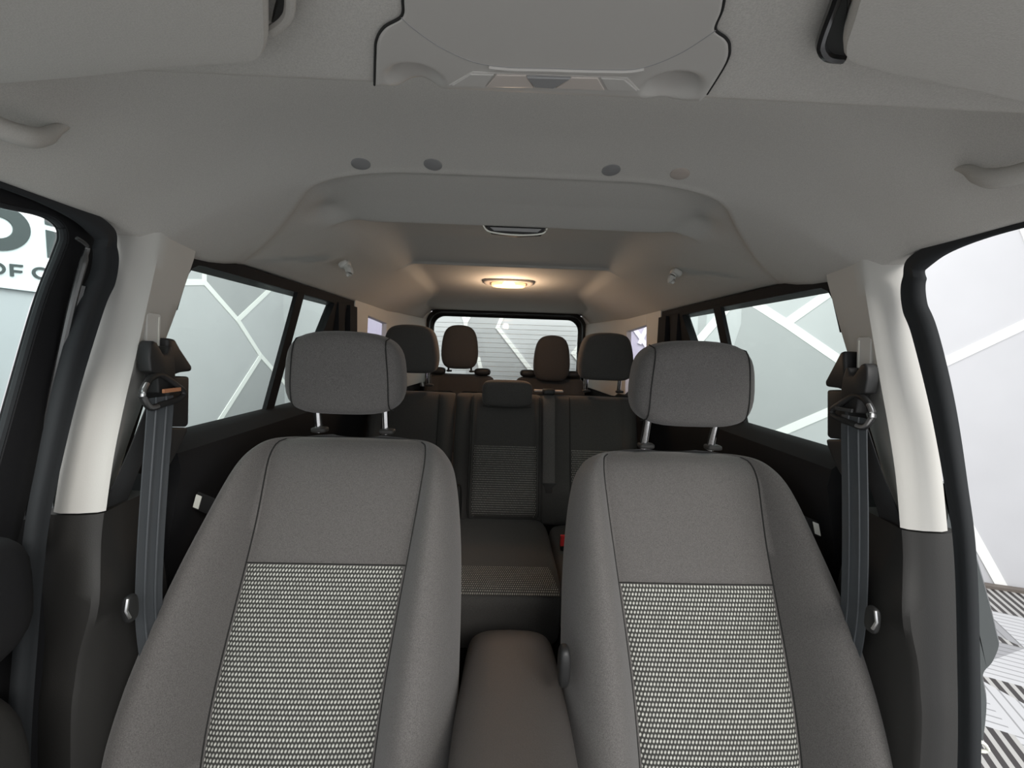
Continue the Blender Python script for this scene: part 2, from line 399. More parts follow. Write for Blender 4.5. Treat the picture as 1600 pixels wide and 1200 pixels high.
# dome lamp
p = on_roof(795, 437); dl = thing('dome_lamp', 'glowing warm dome lamp on the roof lining towards the rear', 'lamp', p)
MB().rcube((p.x, p.y+.06, p.z+.002), (.25, .16, .034), 4, 10).build('bezel', 'lamp_frame', dl)
MB().rcube((p.x, p.y+.045, p.z-.016), (.165, .10, .024), 4, 10).build('lens', 'lamp', dl)
MB().rcube((p.x, p.y-.004, p.z-.020), (.060, .012, .013), 2, 6).build('bulb', 'bulb', dl)
for sgn, px, py, lab in ((-1, 545, 420, 'small pale coat hook on the roof side above the left rear window'), (1, 1050, 432, 'small pale coat hook on the roof side above the right rear window')):
    c = at(px, py, x=sgn*.50); h = thing('coat_hook', lab, 'hook', c, 'coat hooks')
    MB().rcube(c+Vector((sgn*.012, 0, .012)), (.034, .04, .02), 3, 6, rot=Matrix.Rotation(sgn*.5, 3, 'Y')).build('base', 'pillar', h)
    MB().tube(spline([c+Vector((sgn*.01, 0, .012)), c+Vector((0, -.004, 0)), c+Vector((-sgn*.004, -.006, -.014)), c+Vector((sgn*.004, -.008, -.022))], 5), [.011]*6+[.012]*6+[.006]*4, 8).build('prong', 'pillar', h)
# grab handles over the front doors
for sgn, P, lab in ((-1, ((-60, 150), (0, 172), (45, 186), (80, 194), (110, 200)), 'grey moulded grab handle over the left front door'),
                    (1, ((1680, 220), (1600, 243), (1555, 252), (1520, 258), (1488, 264)), 'grey moulded grab handle over the right front door')):
    g = thing('grab_handle', lab, 'handle', at(*P[2], x=sgn*.53), 'roof grab handles')
    nrm = Vector((-sgn*.6, 0, -.8)); hq = [on_roof(px, py) for px, py in P]
    pts = spline([p+nrm*d_ for p, d_ in zip(hq, (.030, .032, .024, .008, -.004))], 6)
    MB().tube(pts, [.012]*8+[lerp(.012, .003, i/16) for i in range(17)], 12).build('grip', 'visor', g)
# ================================================================== BODY SIDES
def side_x(z): return .648+max(0., .165-z)*.13
def yz(px, py, sgn, dx=0):                            # a pixel on the inner body side
    x = .66
    for _ in range(8): p = at(px, py, x=sgn*(x+dx)); x = side_x(p.z)
    return p
WN = 0
PIL = [(.20, .738, .755, .855), (.161, .732, .748, .845), (.05, .709, .716, .812), (-.03, .684, .692, .785), (-.11, .655, .667, .76), (-.19, .636, .645, .735), (-.268, .620, .629, .715)]
LOW = [(-.272, .622, .631, .73), (-.33, .612, .618, .74), (-.40, .603, .598, .76), (-.50, .592, .588, .77), (-.63, .578, .575, .78), (-1.2, .56, .555, .79)]
SEAL = [(.35, .165), (.45, .180), (.555, .193), (.632, .196), (.675, .190), (.703, .172), (.716, .138), (.708, .09), (.687, .045), (.645, -.072), (.612, -.183), (.588, -.279), (.567, -.43), (.548, -.605), (.53, -.9), (.52, -1.15)]
SIDE = {-1: 'left', 1: 'right'}
def smooth_tab(T, n=5):
    P = spline([Vector((t[1], t[2], t[3])) for t in T], n); Z = spline([Vector((t[0], 0, 0)) for t in T], n)
    return [(z.x, *p) for z, p in zip(Z, P)]
for sgn in (-1, 1):
    S = SIDE[sgn]
    # B pillar: pale upper cover, dark lower cover
    for nm, T, mt, bulge in (('trim_%d' % (1 if sgn < 0 else 2), PIL, 'pillar', 0), ('trim_%d' % (3 if sgn < 0 else 4), LOW, 'dark_trim', 1)):
        rows = []
        for z, yf, yr, yb in smooth_tab(T):
            xr = .635 if not bulge else .640-.018*math.exp(-((z+.40)/.06)**2)
            xb = side_x(z)-.006 if not bulge else .655
            xo = .732 if bulge else .705
            rows.append([(sgn*xo, yf+.006, z), (sgn*.690, yf+.001, z), (sgn*lerp(.69, xr, .5), lerp(yf, yr, .5)-.002, z), (sgn*(xr+.006), yr-.001, z), (sgn*xr, yr+.006, z), (sgn*lerp(xr, xb, .3), lerp(yr, yb, .3), z), (sgn*lerp(xr, xb, .75), lerp(yr, yb, .75), z), (sgn*xb, yb, z), (sgn*(xb+.012), yb+.006, z), (sgn*max(.72, xo), yb+.006, z)])
        structure(MB().loft(rows).build(nm, mt, angle=50))
    # door aperture seal
    pts = spline([(sgn*.680, y, z) for y, z in SEAL], 8)
    rows = []
    for i, p in enumerate(pts):
        t = (pts[min(i+1, len(pts)-1)]-pts[max(i-1, 0)]).normalized(); out = t.cross(Vector((1, 0, 0))).normalized()
        kk = lerp(.22, 1, sm((i/len(pts)-.08)/.22))
        ring = [(.022, 0), (.022, -.014), (.012, -.024), (-.004, -.02), (-.018, -.022), (-.024, -.012), (-.022, 0), (0, .012)]
        lo = sm((.05-p.z)/.35); top = sm((p.z-.15)/.03)
        rows.append([p+out*(a*kk*lerp(.70, .52, lo)+lerp(.020, .013, lo)*kk-.006*top)+Vector((sgn*(b*kk*lerp(.7, .5, lo)-.006*top), 0, 0)) for a, b in ring])
    nm = 'trim_%d' % (5 if sgn < 0 else 6)
    structure(MB().loft(rows).build(nm, 'rubber', angle=60))
    # dark lower wall lining under the rear windows, with its ledge
    prof = [(.715, -.190), (.704, -.193), (.690, -.203), (.668, -.225), (.662, -.26), (.672, -.31), (.694, -.42), (.70, -.60), (.70, -1.15), (.735, -1.15)]
    rows = []
    for i in range(25):
        y = lerp(.82, 3.25, i/24); rows.append([(sgn*(x-.02*sm((y-1.75)/.1)), y, z) for x, z in prof])
    wl = MB().loft(rows)
    # window frame bars: top rail, division bar, rear post, front post
    for a, b in (((.675, .60, .160), (.74, 3.2, .26)),): wl.box((sgn*a[0], .76, a[2]), (sgn*b[0], b[1], b[2]))
    T = lambda pts, d=.02: wl.prism([(sgn*(side_x(z)+.012), y, z) for y, z in pts], (sgn*d, 0, 0))
    T([(1.78, .19), (.86, .185), (.86, .158), (1.5, .160), (1.60, .158), (1.78, .158)])
    T([(1.302, .17), (1.345, .17), (1.235, -.21), (1.192, -.21)], .012)
    T([(1.585, .17), (1.80, .17), (1.80, -.25), (1.45, -.25), (1.44, -.2), (1.50, .03)], .03)
    T([(.86, .17), (.84, .17), (.74, -.21), (.76, -.21)])
    T([(.845, .17), (.91, .17), (.91, .1585), (.885, .157), (.868, .148), (.857, .130), (.84, .06), (.82, .06)], .012)
    T([(1.52, .17), (1.60, .17), (1.60, .08), (1.590, .14), (1.580, .154), (1.565, .159), (1.52, .160)], .012)
    wl.box((sgn*.655, 1.60, -.25), (sgn*.70, 1.66, .165)); wl.box((sgn*.648, 1.70, -.25), (sgn*.70, 1.78, .165))
    structure(wl.build('wall_'+S, 'black_trim', angle=35))
    # pale rear side trims round the quarter window
    q = MB(); xs_ = .66
    q.prism([(sgn*.655, 1.78, .20), (sgn*.655, 1.955, .20), (sgn*.665, 1.93, -.22), (sgn*.665, 1.74, -.22)], (sgn*.03, 0, 0))
    q.prism([(sgn*.655, 2.27, .20), (sgn*.600, 3.12, .22), (sgn*.600, 3.12, -.25), (sgn*.655, 2.22, -.25)], (sgn*.03, 0, 0))
    q.prism([(sgn*.655, 1.95, .20), (sgn*.655, 2.28, .20), (sgn*.655, 2.28, .125), (sgn*.655, 1.95, .143)], (sgn*.03, 0, 0))
    structure(q.build('trim_%d' % (7 if sgn < 0 else 8), 'pillar', smooth=False, bevel=.004))
    # glass
    gl = lambda pts, nm, mt, dx: structure(MB().prism([(sgn*(side_x(z)+dx), y, z) for y, z in pts], (sgn*.004, 0, 0)).build(nm, mt, smooth=False))
    gl([(.80, .185), (1.335, .185), (1.21, -.22), (.70, -.22)], 'window_%d' % (1 if sgn < 0 else 2), 'tint', .020)
    gl([(1.335, .185), (1.66, .185), (1.66, -.22), (1.21, -.22)], 'window_%d' % (3 if sgn < 0 else 4), 'tint', .022)
    gl([(1.93, .18), (2.30, .18), (2.30, -.25), (1.90, -.25)], 'window_%d' % (5 if sgn < 0 else 6), 'quarter_glass', .022)

# left front door, closed: frame, glass, inner panel
FR = [(.25, .150), (.45, .163), (.571, .168), (.622, .172), (.643, .166), (.648, .150), (.640, .125), (.608, .041), (.553, -.142), (.515, -.27)]
d = bpy.data.objects.new('door_1', None); d.location = (-.70, .45, -.3); COL.objects.link(d); structure(d)
P = spline([(-.700, y, z) for y, z in FR], 8)
def offset(P, k, dx):
    out = []
    for i, p in enumerate(P):
        t = (P[min(i+1, len(P)-1)]-P[max(i-1, 0)]).normalized(); n = Vector((0, -t.z, t.y))
        if n.z < 0 and t.z > -.3: n = -n
        if t.z < -.3 and n.y < 0: n = -n
        out.append(p+n*k+Vector((dx, 0, 0)))
    return out
rows = [[a, b, c, e, f] for a, b, c, e, f in zip(P, offset(P, .006, .012), offset(P, .030, .010), offset(P, .062, .0), offset(P, .062, -.03))]
MB().loft(rows).build('window_frame', 'black_trim', d, angle=60)
MB().tube(offset(P, .004, .006), .005, 8).build('window_seal', 'rubber', d)
C = spline([yz(px, py, -1, .012) for px, py in ((120, 372), (136, 385), (132, 405), (112, 480), (88, 590), (62, 710), (45, 800), (38, 850))], 6)
MB().tube(C, [.003]*12+[.0045]*31, 8).build('run_reflection', 'frame_metal', d)  # bright metal tube stands in for the reflection streak along the glass run
C2 = [c+Vector((-.010, .010, -.02)) for c in C[14:]]
MB().tube(C2, .006, 8).build('frame_lip', 'gloss_black', d)
gp = [(-.702, y, z) for y, z in FR]+[(-.702, .25, -.27)]
MB().prism(gp, (-.004, 0, 0)).build('glass', 'tint_left', d, smooth=False)
MB().rcube((-.665, .36, -.322), (.12, .345, .175), 4, 10).build('inner_panel', 'black_trim', d)
MB().box((-.745, .10, -1.1), (-.70, .60, -.262)).build('door_skin', 'black_trim', d, False)
MB().rcube((-.68, .34, -.62), (.16, .36, .42), 4, 10).build('door_pocket', 'dark_trim', d)
MB().rcube((-.62, .36, -.55), (.10, .28, .09), 3, 10, rot=Matrix.Rotation(-.5, 3, 'X')).build('armrest', 'dark_trim', d)

# outer skin of the van behind each front door
for sgn in (-1, 1):
    prof = [(-.20, .735), (-.22, .760), (-.30, .80), (-.40, .842), (-.47, .868), (-.49, .874), (-.52, .866), (-.545, .852), (-.60, .866), (-.68, .868), (-.80, .862), (-1.2, .83)]
    prof = [(p.x, p.y) for p in spline([(a, b, 0) for a, b in prof], 4)]
    rows = []
    for y, k in ((.66, -.012), (.667, -.003), (.68, 0), (1.2, .01), (2.0, .01), (3.2, -.03)):
        rows.append([(sgn*(x+k), y, z) for z, x in prof]+[(sgn*.742, y, z) for z, x in reversed(prof)])
    structure(MB().loft(rows).build('trim_%d' % (9 if sgn < 0 else 10), 'body_paint', angle=30))
# striker on the open door aperture
c = at(1530, 1160, y=.64); st = bpy.data.objects['trim_10']
MB().tube(spline([c+Vector((-.03, 0, .008)), c+Vector((0, -.004, .004)), c+Vector((.008, -.006, -.01)), c+Vector((-.02, 0, -.012))], 5), .003, 8).build('striker_hook', 'white_tag', st)

# tailgate: frame, glass, heater wires
rg = bpy.data.objects.new('door_2', None); rg.location = (0, 3.12, 0); COL.objects.link(rg); structure(rg)
YR = 3.12
fo = rrect(-.605, .605, -.6, .305, .12, lambda a, b: (a, YR, b+.0*a), 8); fi = rrect(-.548, .548, -.30, .247, .085, lambda a, b: (a, YR, b), 8)
rows = [[Vector(p)+Vector((0, .03, 0)) for p in fo], fo, [lerp(Vector(a), Vector(b), .45)+Vector((0, -.012, 0)) for a, b in zip(fo, fi)], [lerp(Vector(a), Vector(b), .55)+Vector((0, .0, 0)) for a, b in zip(fo, fi)], [Vector(b)+Vector((0, .02, 0)) for b in fi], [Vector(b)+Vector((0, .035, 0)) for b in fi]]
g = MB(); g.grid(rows, True); g.build('frame', 'gloss_black', rg, angle=30)
gw = MB().prism([Vector(p)+Vector((0, .03, 0)) for p in rrect(-.60, .60, -.31, .26, .08, lambda a, b: (a, YR, b), 6)], (0, .004, 0)).build('glass', 'rear_glass', rg, smooth=False)
hw = MB()
for i in range(13):
    z = .20-.036*i; hw.box((-.54, YR+.027, z), (.54, YR+.029, z+.0022))
hw.build('heater_wires', 'lens_grey', gw, False)
MB().box((-.75, YR+.01, -1.2), (.75, YR+.06, -.29)).build('lower_panel', 'black_trim', rg, False)
MB().box((-.75, YR+.02, .285), (.75, YR+.06, .36)).build('header', 'black_trim', rg, False)
for sg in (-1, 1): MB().box((sg*.575, YR+.012, -.3), (sg*.75, YR+.05, .36)).build('side_panel', 'pillar', rg, False)
vf = MB().box((-.70, .2, -1.24), (.70, 3.2, -1.16)); structure(vf.build('floor_van', 'carpet', smooth=False))

# ================================================================== FRONT SEATS
YB0, ZB0, SL = .95, -.22, .51
NF = Vector((0, -.891, .454))
ROWS = [(-.188, .06, .05, 0, -.085), (-.190, .12, .10, .0, -.062), (-.196, .165, .14, .002, -.040), (-.207, .198, .168, .008, -.022), (-.225, .220, .176, .018, -.009), (-.255, .240, .178, .032, -.002), (-.30, .253, .175, .050, 0),
        (-.37, .266, .170, .070, 0), (-.45, .278, .166, .088, 0), (-.55, .289, .162, .102, 0), (-.65, .296, .158, .108, 0), (-.72, .297, .155, .105, -.004), (-.79, .285, .15, .09, -.018), (-.83, .25, .14, .03, -.045)]
def row_at(tab, z):
    T = [(-r[0], *r[1:]) for r in tab]
    return table(T, -z)
def ff(a, us, A, ed=-.055):
    t = (a-us)/(1-us)
    if t <= 0: return -.004+.006*(1-(a/us)**2)
    if t < .48: return -.005+(A+.005)*(1-(1-t/.48)**2)
    q = min(1, (t-.48)/.52); return A-(A-ed)*(1-math.sqrt(max(0, 1-q*q)))
class Back:
    def __init__(s, rows, y0, z0, sl, cx, th=.13, n=70, ed=-.055):
        s.tab, s.y0, s.z0, s.sl, s.cx, s.th, s.ed = rows, y0, z0, sl, cx, th, ed
        s.nf = Vector((0, -1, sl)).normalized(); zt, zb = rows[0][0], rows[-1][0]; P = spline([Vector(r[1:4]) for r in rows], 6); Q = spline([Vector((r[0], r[4], 0)) for r in rows], 6)
        s.R = [(q.x, p.x, p.y, p.z, q.y) for p, q in zip(P, Q)]
    sh = 0
    def base(s, z): return Vector((s.cx+s.sh*sm((-.32-z)/.36), s.y0+(z-s.z0)*s.sl, z))
    def pt(s, r, x, lift=0):
        z, hw, sw, A, off = r; a = min(1, abs(x)/hw)
        return s.base(z)+Vector((x, 0, 0))+s.nf*(ff(a, min(.93, sw/hw), A, s.ed)+off+lift)
    def shell(s):
        rows = []
        for r in s.R:
            z, hw, sw, A, off = r; ring = []
            us = min(.93, sw/hw); U = [lerp(us, 1, 1-(1-i/22)**1.5) for i in range(23)]
            for u in [-q for q in reversed(U)]+[lerp(-us, us, i/20) for i in range(1, 20)]+U: ring.append(s.pt(r, u*hw))
            b = s.base(z); t = s.th+off*.8
            for i in range(13):
                u = lerp(1, -1, i/12); k = 1-abs(u)**3*.35
                ring.append(b+Vector((u*hw*.97, 0, 0))-s.nf*(t*k if t > .05 else .05*k-off*.6))
            rows.append(ring)
        return MB().loft(rows)
    def zrow(s, z):
        T = sorted([(-r[0], *r[1:]) for r in s.R]); v = table(T, -z); return (z, *v)
    def panel(s, z0, z1, k=.985, lift=.0035, x0=None, x1=None, nz=40, nx=34):
        g = MB(); rows, uvs = [], []; L = abs(z1-z0)*math.sqrt(1+s.sl**2)
        for i in range(nz+1):
            z = lerp(z0, z1, i/nz); r = s.zrow(z); row, uv = [], []
            a, b = (-r[2]*k, r[2]*k) if x0 is None else (x0, x1)
            for j in range(nx+1):
                x = lerp(a, b, j/nx); e = min(1, min(j, nx-j)/1.5, (min(i, nz-i)/1.5))
                row.append(s.pt(r, x, lift*(e if e > 0 else 0)-.001*(1-e))); uv.append((x, -L*i/nz))
            rows.append(row); uvs.append(uv)
        g.grid(rows, uvs=uvs); return g
    def seam(s, xs, z0, z1, n=40, r=.0014):
        P = []
        for i in range(n+1):
            z = lerp(z0, z1, i/n); rr = s.zrow(z); P.append(s.pt(rr, xs(rr) if callable(xs) else xs, .0003))
        return P
def headrest(c, size, parent, mat, posts, seams=True, k=4.2, tilt=0, tp=.06, pr=.0092, pz=-.05):
    w, d_, h = size
    def fn(p):                                        # wider low down, rounded crown, front face cambered
        x = p.x*(1-tp*(p.z+.35 if p.z > -.35 else 0)**1.5-.05*max(0, -p.z)**2); z = p.z-.10*(p.x**2)*max(0, p.z); y = p.y+.16*p.x**2*(1 if p.y < 0 else .3)
        return (x, y, z)
    rot = Matrix.Rotation(tilt, 3, 'X')
    hr = MB().rcube(c, size, k, 14, fn, rot=rot).build('headrest', mat, parent, angle=180)
    if seams:
        for sx in (-1, 1):
            P = []
            for i in range(21):
                t = lerp(-.93, .93, i/20); X = sx*.80*(1-.04*max(0, t)); 
                Y = -(max(0, 1-abs(X)**k-abs(t)**k))**(1/k)+.16*X*X
                P.append(Vector(c)+rot @ Vector((X*(1-tp*(t+.35 if t > -.35 else 0)**1.5)*w/2/(1-.04*max(0, t)), Y*d_/2-.0006, (t-.1*X*X*max(0, t))*h/2)))
            MB().tube(P, .0013, 6).build('seam', 'groove', hr)
    for x, ptop, pbot in posts:
        MB().tube([ptop, pbot], pr, 12).build('post', 'chrome', hr)
        MB().rcube(pbot+Vector((.004, -.004, .006)), (.036, .03, .012), 4, 5).build('post_guide', 'dark_trim', hr)
    return hr

def front_seat(sgn, dy, label, hz, sl):
    cx = -.375 if sgn < 0 else .390; t = thing('front_seat', label, 'car seat', (cx, .75+dy, -1.16), 'front seats')
    zs = math.sqrt((1+SL*SL)/(1+sl*sl)); Z = lambda z: -.198-(.010 if sgn > 0 else 0)+(z+.188)*zs; wf = .99 if sgn > 0 else 1
    b = Back([(Z(r[0]), r[1]*wf, r[2]*wf, *r[3:]) for r in ROWS], YB0+dy, ZB0, sl, cx); b.sh = sgn*.014
    body = b.shell().build('backrest', 'fabric', t, angle=75)
    b.panel(Z(-.206), Z(-.4445), k=.99, lift=.002).build('upper_panel', 'fabric', body)
    b.panel(Z(-.4455), Z(-.815), k=.985, lift=.004, nz=60).build('woven_insert', 'weave', body)
    for q in (-1, 1):
        MB().tube(b.seam(lambda r, q=q: q*r[2], Z(-.203), Z(-.81), n=80), .0019, 6).build('seam', 'groove', body)
    MB().tube([b.pt(b.zrow(Z(-.445)), x, .0018) for x in [lerp(-.164*wf, .164*wf, i/20) for i in range(21)]], .0013, 6).build('seam', 'groove', body)
    # small side tag
    e0, e1 = (at(332, 792, y=.865), at(306, 781, y=.862)) if sgn < 0 else (at(1250, 815, y=.85), at(1279, 827, y=.847))
    tg = MB().ribbon([e0, lerp(e0, e1, .5), e1], .040, (sgn*-.35, -.1, 1), .0018).build('side_tag', 'black', body)
    MB().ribbon([lerp(e0, e1, .66)+Vector((0, -.004, 0)), lerp(e0, e1, .98)+Vector((0, -.004, 0))], .030, (sgn*-.35, -.1, 1), .0015).build('tag_print', 'white_tag', tg)
    # cushion and base below the frame
    MB().rcube((cx, .40+dy, -.87), (.52, .56, .17), 4, 10).build('seat_cushion', 'fabric', t)
    MB().box((cx-.22, .25+dy, -1.16), (cx+.22, .72+dy, -.86)).build('seat_base', 'black', t, False, bevel=.02)
    if sgn > 0:
        MB().rcube((cx-.288, .72+dy, -.56), (.022, .035, .075), 3, 8).build('armrest_pivot', 'black', t)
    pw = .079; yh = .935+dy-(.020 if sgn > 0 else 0)
    posts = [(q, Vector((cx+q*pw, yh+.02, hz-.05)), Vector((cx+q*pw, yh+(.035 if sgn < 0 else .05), Z(-.195)))) for q in (-1, 1)]
    headrest((cx-sgn*.0, yh, hz), (.262, .115, .185), t, 'fabric', posts)
    return t
front_seat(-1, 0, 'dark grey fabric front seat with pale woven insert on the left', -.060, SL)
front_seat(1, -.030, 'dark grey fabric front seat with pale woven insert on the right, beside the open door', -.058, .44)

# ------------------------------------------------------------------ centre armrest between the front seats
ar = thing('centre_armrest', 'dark brown leather centre armrest between the two front seats', 'armrest', (.01, .6, -1.16))
def armrest_ring(y):
    k = sm((.90-y)/.10); hw = lerp(.096, .106, min(1, (.9-y)/.22)); zt = -.615-.04*(1-math.sqrt(max(0, 1-(1-min(1, (.90-y)/.09))**2)))
    ring = []
    for i in range(33):
        a = math.pi*i/32; cx_ = math.copysign(abs(math.cos(a))**.45, math.cos(a)); sz = abs(math.sin(a))**.35
        ring.append((.012+hw*cx_, y, zt-.11+.11*sz-.008*cx_**2))
    ring += [(.012-hw*.95, y, zt-.16), (.012+hw*.95, y, zt-.16)]
    return ring
MB().loft([armrest_ring(y) for y in [.30, .34, .38]+[lerp(.40, .86, i/24) for i in range(25)]+[.872, .882, .890, .895, .899]]).build('cushion', 'leather', ar, angle=60)
for q in (-1, 1):
    st = MB()
    for i in range(60):
        y = .42+i*.006
        if y > .76: break
        for dxx in (.80, .87):
            x = .012+q*.1*dxx; z = -.625-.0015-.008*dxx**2-(.0035 if dxx < .85 else .0068); st.tube([(x, y, z+.001), (x, y+.0035, z+.001)], .0008, 5)
    st.build('stitching', 'stitch', ar)
MB().box((-.07, .30, -1.16), (.09, .84, -.79)).build('console_body', 'black', ar, False, bevel=.01)

# ================================================================== SECOND ROW
R2 = [(-.183, .80, .70, 0, -.075), (-.188, .95, .74, 0, -.045), (-.200, .99, .76, .004, -.018), (-.225, 1, .76, .009, -.004), (-.30, 1, .75, .012, 0), (-.45, 1, .75, .014, 0), (-.60, 1, .75, .016, 0), (-.70, 1, .75, .014, -.004), (-.73, .97, .74, .01, -.03)]
def scaled(T, hw, sw, dz=0, bot=None):
    out = []
    for r in T:
        z = r[0]+dz
        if bot is not None: z = lerp(-.183+dz, bot, (r[0]+.183)/(-.73+.183)) if r[0] < -.225 else z
        e = hw-(1-r[1])*.12; out.append((z, e, sw*min(1, r[1]*1.0), r[3], r[4]))
    return out
y2, z2, s2 = 1.87, -.20, .30
def rear_cushion(x0, x1, t, dz=0, y0=1.17, insert=None):
    cxx = (x0+x1)/2; w = x1-x0
    c = MB().rcube((cxx, (y0+1.74)/2, -.795+dz), (w, 1.74-y0+.04, .19), 7, 12).build('seat_cushion', 'fabric_rear_shaded', t, angle=75)
    if insert:
        g = MB(); a0, a1, yb, yf = insert; rows, uvs = [], []
        for i in range(25):
            y = lerp(yb, yf, i/24); row, uv = [], []
            for j in range(25):
                x = lerp(lerp(a0, a0-.015, i/24), lerp(a1, a1+.02, i/24), j/24)
                f = (1-abs((y-(y0+1.74)/2)/((1.74-y0+.04)/2))**7)**(1/7) if abs((y-(y0+1.74)/2)/((1.74-y0+.04)/2)) < 1 else 0
                row.append((x, y, -.795+dz+.095*f+.003)); uv.append((x, y))
            rows.append(row); uvs.append(uv)
        g.grid(rows, uvs=uvs); g.build('woven_insert', 'weave_rear_shaded', c)
    return c
def hr_posts(c, w, zb, dz): return [(q, Vector((c[0]+q*w, c[1]+.02, c[2]-dz)), Vector((c[0]+q*w, c[1]+.035, zb))) for q in (-1, 1)]
# left single
t = thing('single_car_seat', 'dark single seat of the second row, behind the left front seat', 'car seat', (-.42, 1.6, -1.16), 'second row seats')
b = Back(scaled(R2, .195, .125, bot=-.64), y2, z2, s2, -.432, ed=-.03, th=.11); bd = b.shell().build('backrest', 'fabric_rear_shaded', t, angle=75)
b.panel(-.44, -.63, k=.98, lift=.003).build('woven_insert', 'weave_rear_shaded', bd)
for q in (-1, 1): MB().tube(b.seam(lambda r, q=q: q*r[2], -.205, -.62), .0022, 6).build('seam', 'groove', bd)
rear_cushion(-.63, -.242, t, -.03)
c = Vector((-.435, 1.86, -.005)); headrest(c, (.250, .10, .215), t, 'fabric_rear_shaded', hr_posts(c, .075, -.175, .06), seams=False, k=6, tp=.13)
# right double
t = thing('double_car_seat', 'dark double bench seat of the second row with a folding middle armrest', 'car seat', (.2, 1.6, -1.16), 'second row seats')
b = Back(scaled(R2, .418, .34, bot=-.745), y2, z2, s2, .186, ed=-.03, th=.11); bd = b.shell().build('backrest', 'fabric_rear_shaded', t, angle=75)
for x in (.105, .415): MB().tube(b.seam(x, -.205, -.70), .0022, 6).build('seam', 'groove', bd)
b.panel(-.432, -.70, lift=.003, x0=.108, x1=.412).build('woven_insert', 'weave_rear_shaded', bd)
a = Back(scaled(R2, .158, .13, dz=.003, bot=-.715), y2-.030, z2, s2, .0, ed=-.03, th=.06); fa = a.shell().build('folding_armrest', 'fabric_rear_shaded', t, angle=75)
a.panel(-.415, -.705, k=1.10, lift=.003).build('woven_insert', 'weave_rear_shaded', fa)
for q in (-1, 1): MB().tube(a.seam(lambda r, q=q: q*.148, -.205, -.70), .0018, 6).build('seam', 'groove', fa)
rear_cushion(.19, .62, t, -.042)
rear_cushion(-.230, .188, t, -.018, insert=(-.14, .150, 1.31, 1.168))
c = Vector((.445, 1.86, -.012)); headrest(c, (.250, .10, .215), t, 'fabric_rear_shaded', hr_posts(c, .078, -.180, .06), seams=False, k=6, tp=.13)
hm = MB().rcube((.002, 1.815, -.188), (.222, .085, .118), 4.5, 10).build('headrest', 'fabric_rear_shaded', t, angle=180)
MB().tube([(.002+lerp(-.105, .105, i/16), 1.772+.01*abs(lerp(-1, 1, i/16))**4, -.243-.004*math.cos(lerp(-1.5, 1.5, i/16))) for i in range(17)], .0022, 6).build('seam', 'groove', hm)
MB().rcube((-.195, 1.712, -.66), (.030, .05, .17), 3, 6).build('recliner_hinge', 'dark_trim', t)
# middle belt over the bench and its buckle
bt = thing('middle_seat_belt', 'dark middle seat belt hanging down the second row bench to its tongue', 'seat belt', (.19, 1.78, -.2))
def bpt(z, lift): r = b.zrow(max(-.735, z)); return b.pt(r, .195-b.cx, lift)
MB().ribbon([bpt(z, .010) for z in [lerp(-.196, -.575, i/16) for i in range(17)]], .053, (1, 0, 0), .0025).build('webbing', 'belt_shaded2' if 'belt_shaded2' in M else 'fabric', bt)
MB().ribbon([bpt(z, .006) for z in [lerp(-.575, -.735, i/8) for i in range(9)]], .055, (1, 0, 0), .0025).build('lower_webbing', 'fabric_rear_shaded', bt)
p = bpt(-.200, .012)
MB().rcube(p+Vector((0, .015, .018)), (.060, .05, .03), 4, 6).build('outlet', 'black', bt)
MB().box(p+Vector((-.065, .02, .016)), p+Vector((.07, .06, .024))).build('outlet_trim', 'lamp_frame', bt, False, bevel=.002)
p = bpt(-.585, .020)
MB().prism([p+Vector((x, 0, z)) for x, z in ((-.034, .012), (.034, .012), (.016, -.008), (.014, -.032), (-.014, -.032), (-.016, -.008))], (0, .004, 0)).build('tongue', 'frame_metal', bt, False, bevel=.001)
k = at(881, 843, y=1.49); bk = thing('belt_buckle', 'red-topped seat belt buckle standing on the second row bench', 'buckle', k+Vector((0, 0, -.03)))
MB().rcube(k+Vector((.012, .012, -.02)), (.05, .04, .06), 4, 6).build('case', 'black', bk)
MB().prism([k+Vector((x, -.012, z)) for x, z in ((-.014, .020), (.014, .020), (.014, -.020), (-.014, -.022))], (0, .012, 0)).build('release_button', 'red', bk, False, bevel=.002)

# ================================================================== THIRD ROW
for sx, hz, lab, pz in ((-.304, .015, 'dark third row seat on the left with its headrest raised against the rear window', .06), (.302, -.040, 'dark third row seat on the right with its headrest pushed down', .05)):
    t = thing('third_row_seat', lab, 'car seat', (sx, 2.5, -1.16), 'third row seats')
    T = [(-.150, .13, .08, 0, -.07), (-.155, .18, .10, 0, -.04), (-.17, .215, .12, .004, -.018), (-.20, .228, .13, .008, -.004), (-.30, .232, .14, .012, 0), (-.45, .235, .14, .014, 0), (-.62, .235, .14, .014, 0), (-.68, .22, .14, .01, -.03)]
    b3 = Back(T, 2.72, -.17, .28, sx, ed=-.03, th=.10); bd = b3.shell().build('backrest', 'fabric_rear_shaded', t, angle=75)
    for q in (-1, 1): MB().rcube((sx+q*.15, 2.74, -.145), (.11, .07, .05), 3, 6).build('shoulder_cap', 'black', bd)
    MB().rcube((sx, 2.5, -.74), (.46, .48, .16), 5, 8).build('seat_cushion', 'fabric_rear_shaded', t, angle=75)
    c = Vector((sx, 2.70, hz)); headrest(c, (.242, .10, .285 if hz > 0 else .30), t, 'fabric_rear_shaded', hr_posts(c, .075, -.150, .10), seams=False, k=4.2, tp=.11, pr=.007)
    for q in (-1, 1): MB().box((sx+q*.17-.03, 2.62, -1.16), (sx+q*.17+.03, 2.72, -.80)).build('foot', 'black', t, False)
for q in (-1,):
    pass

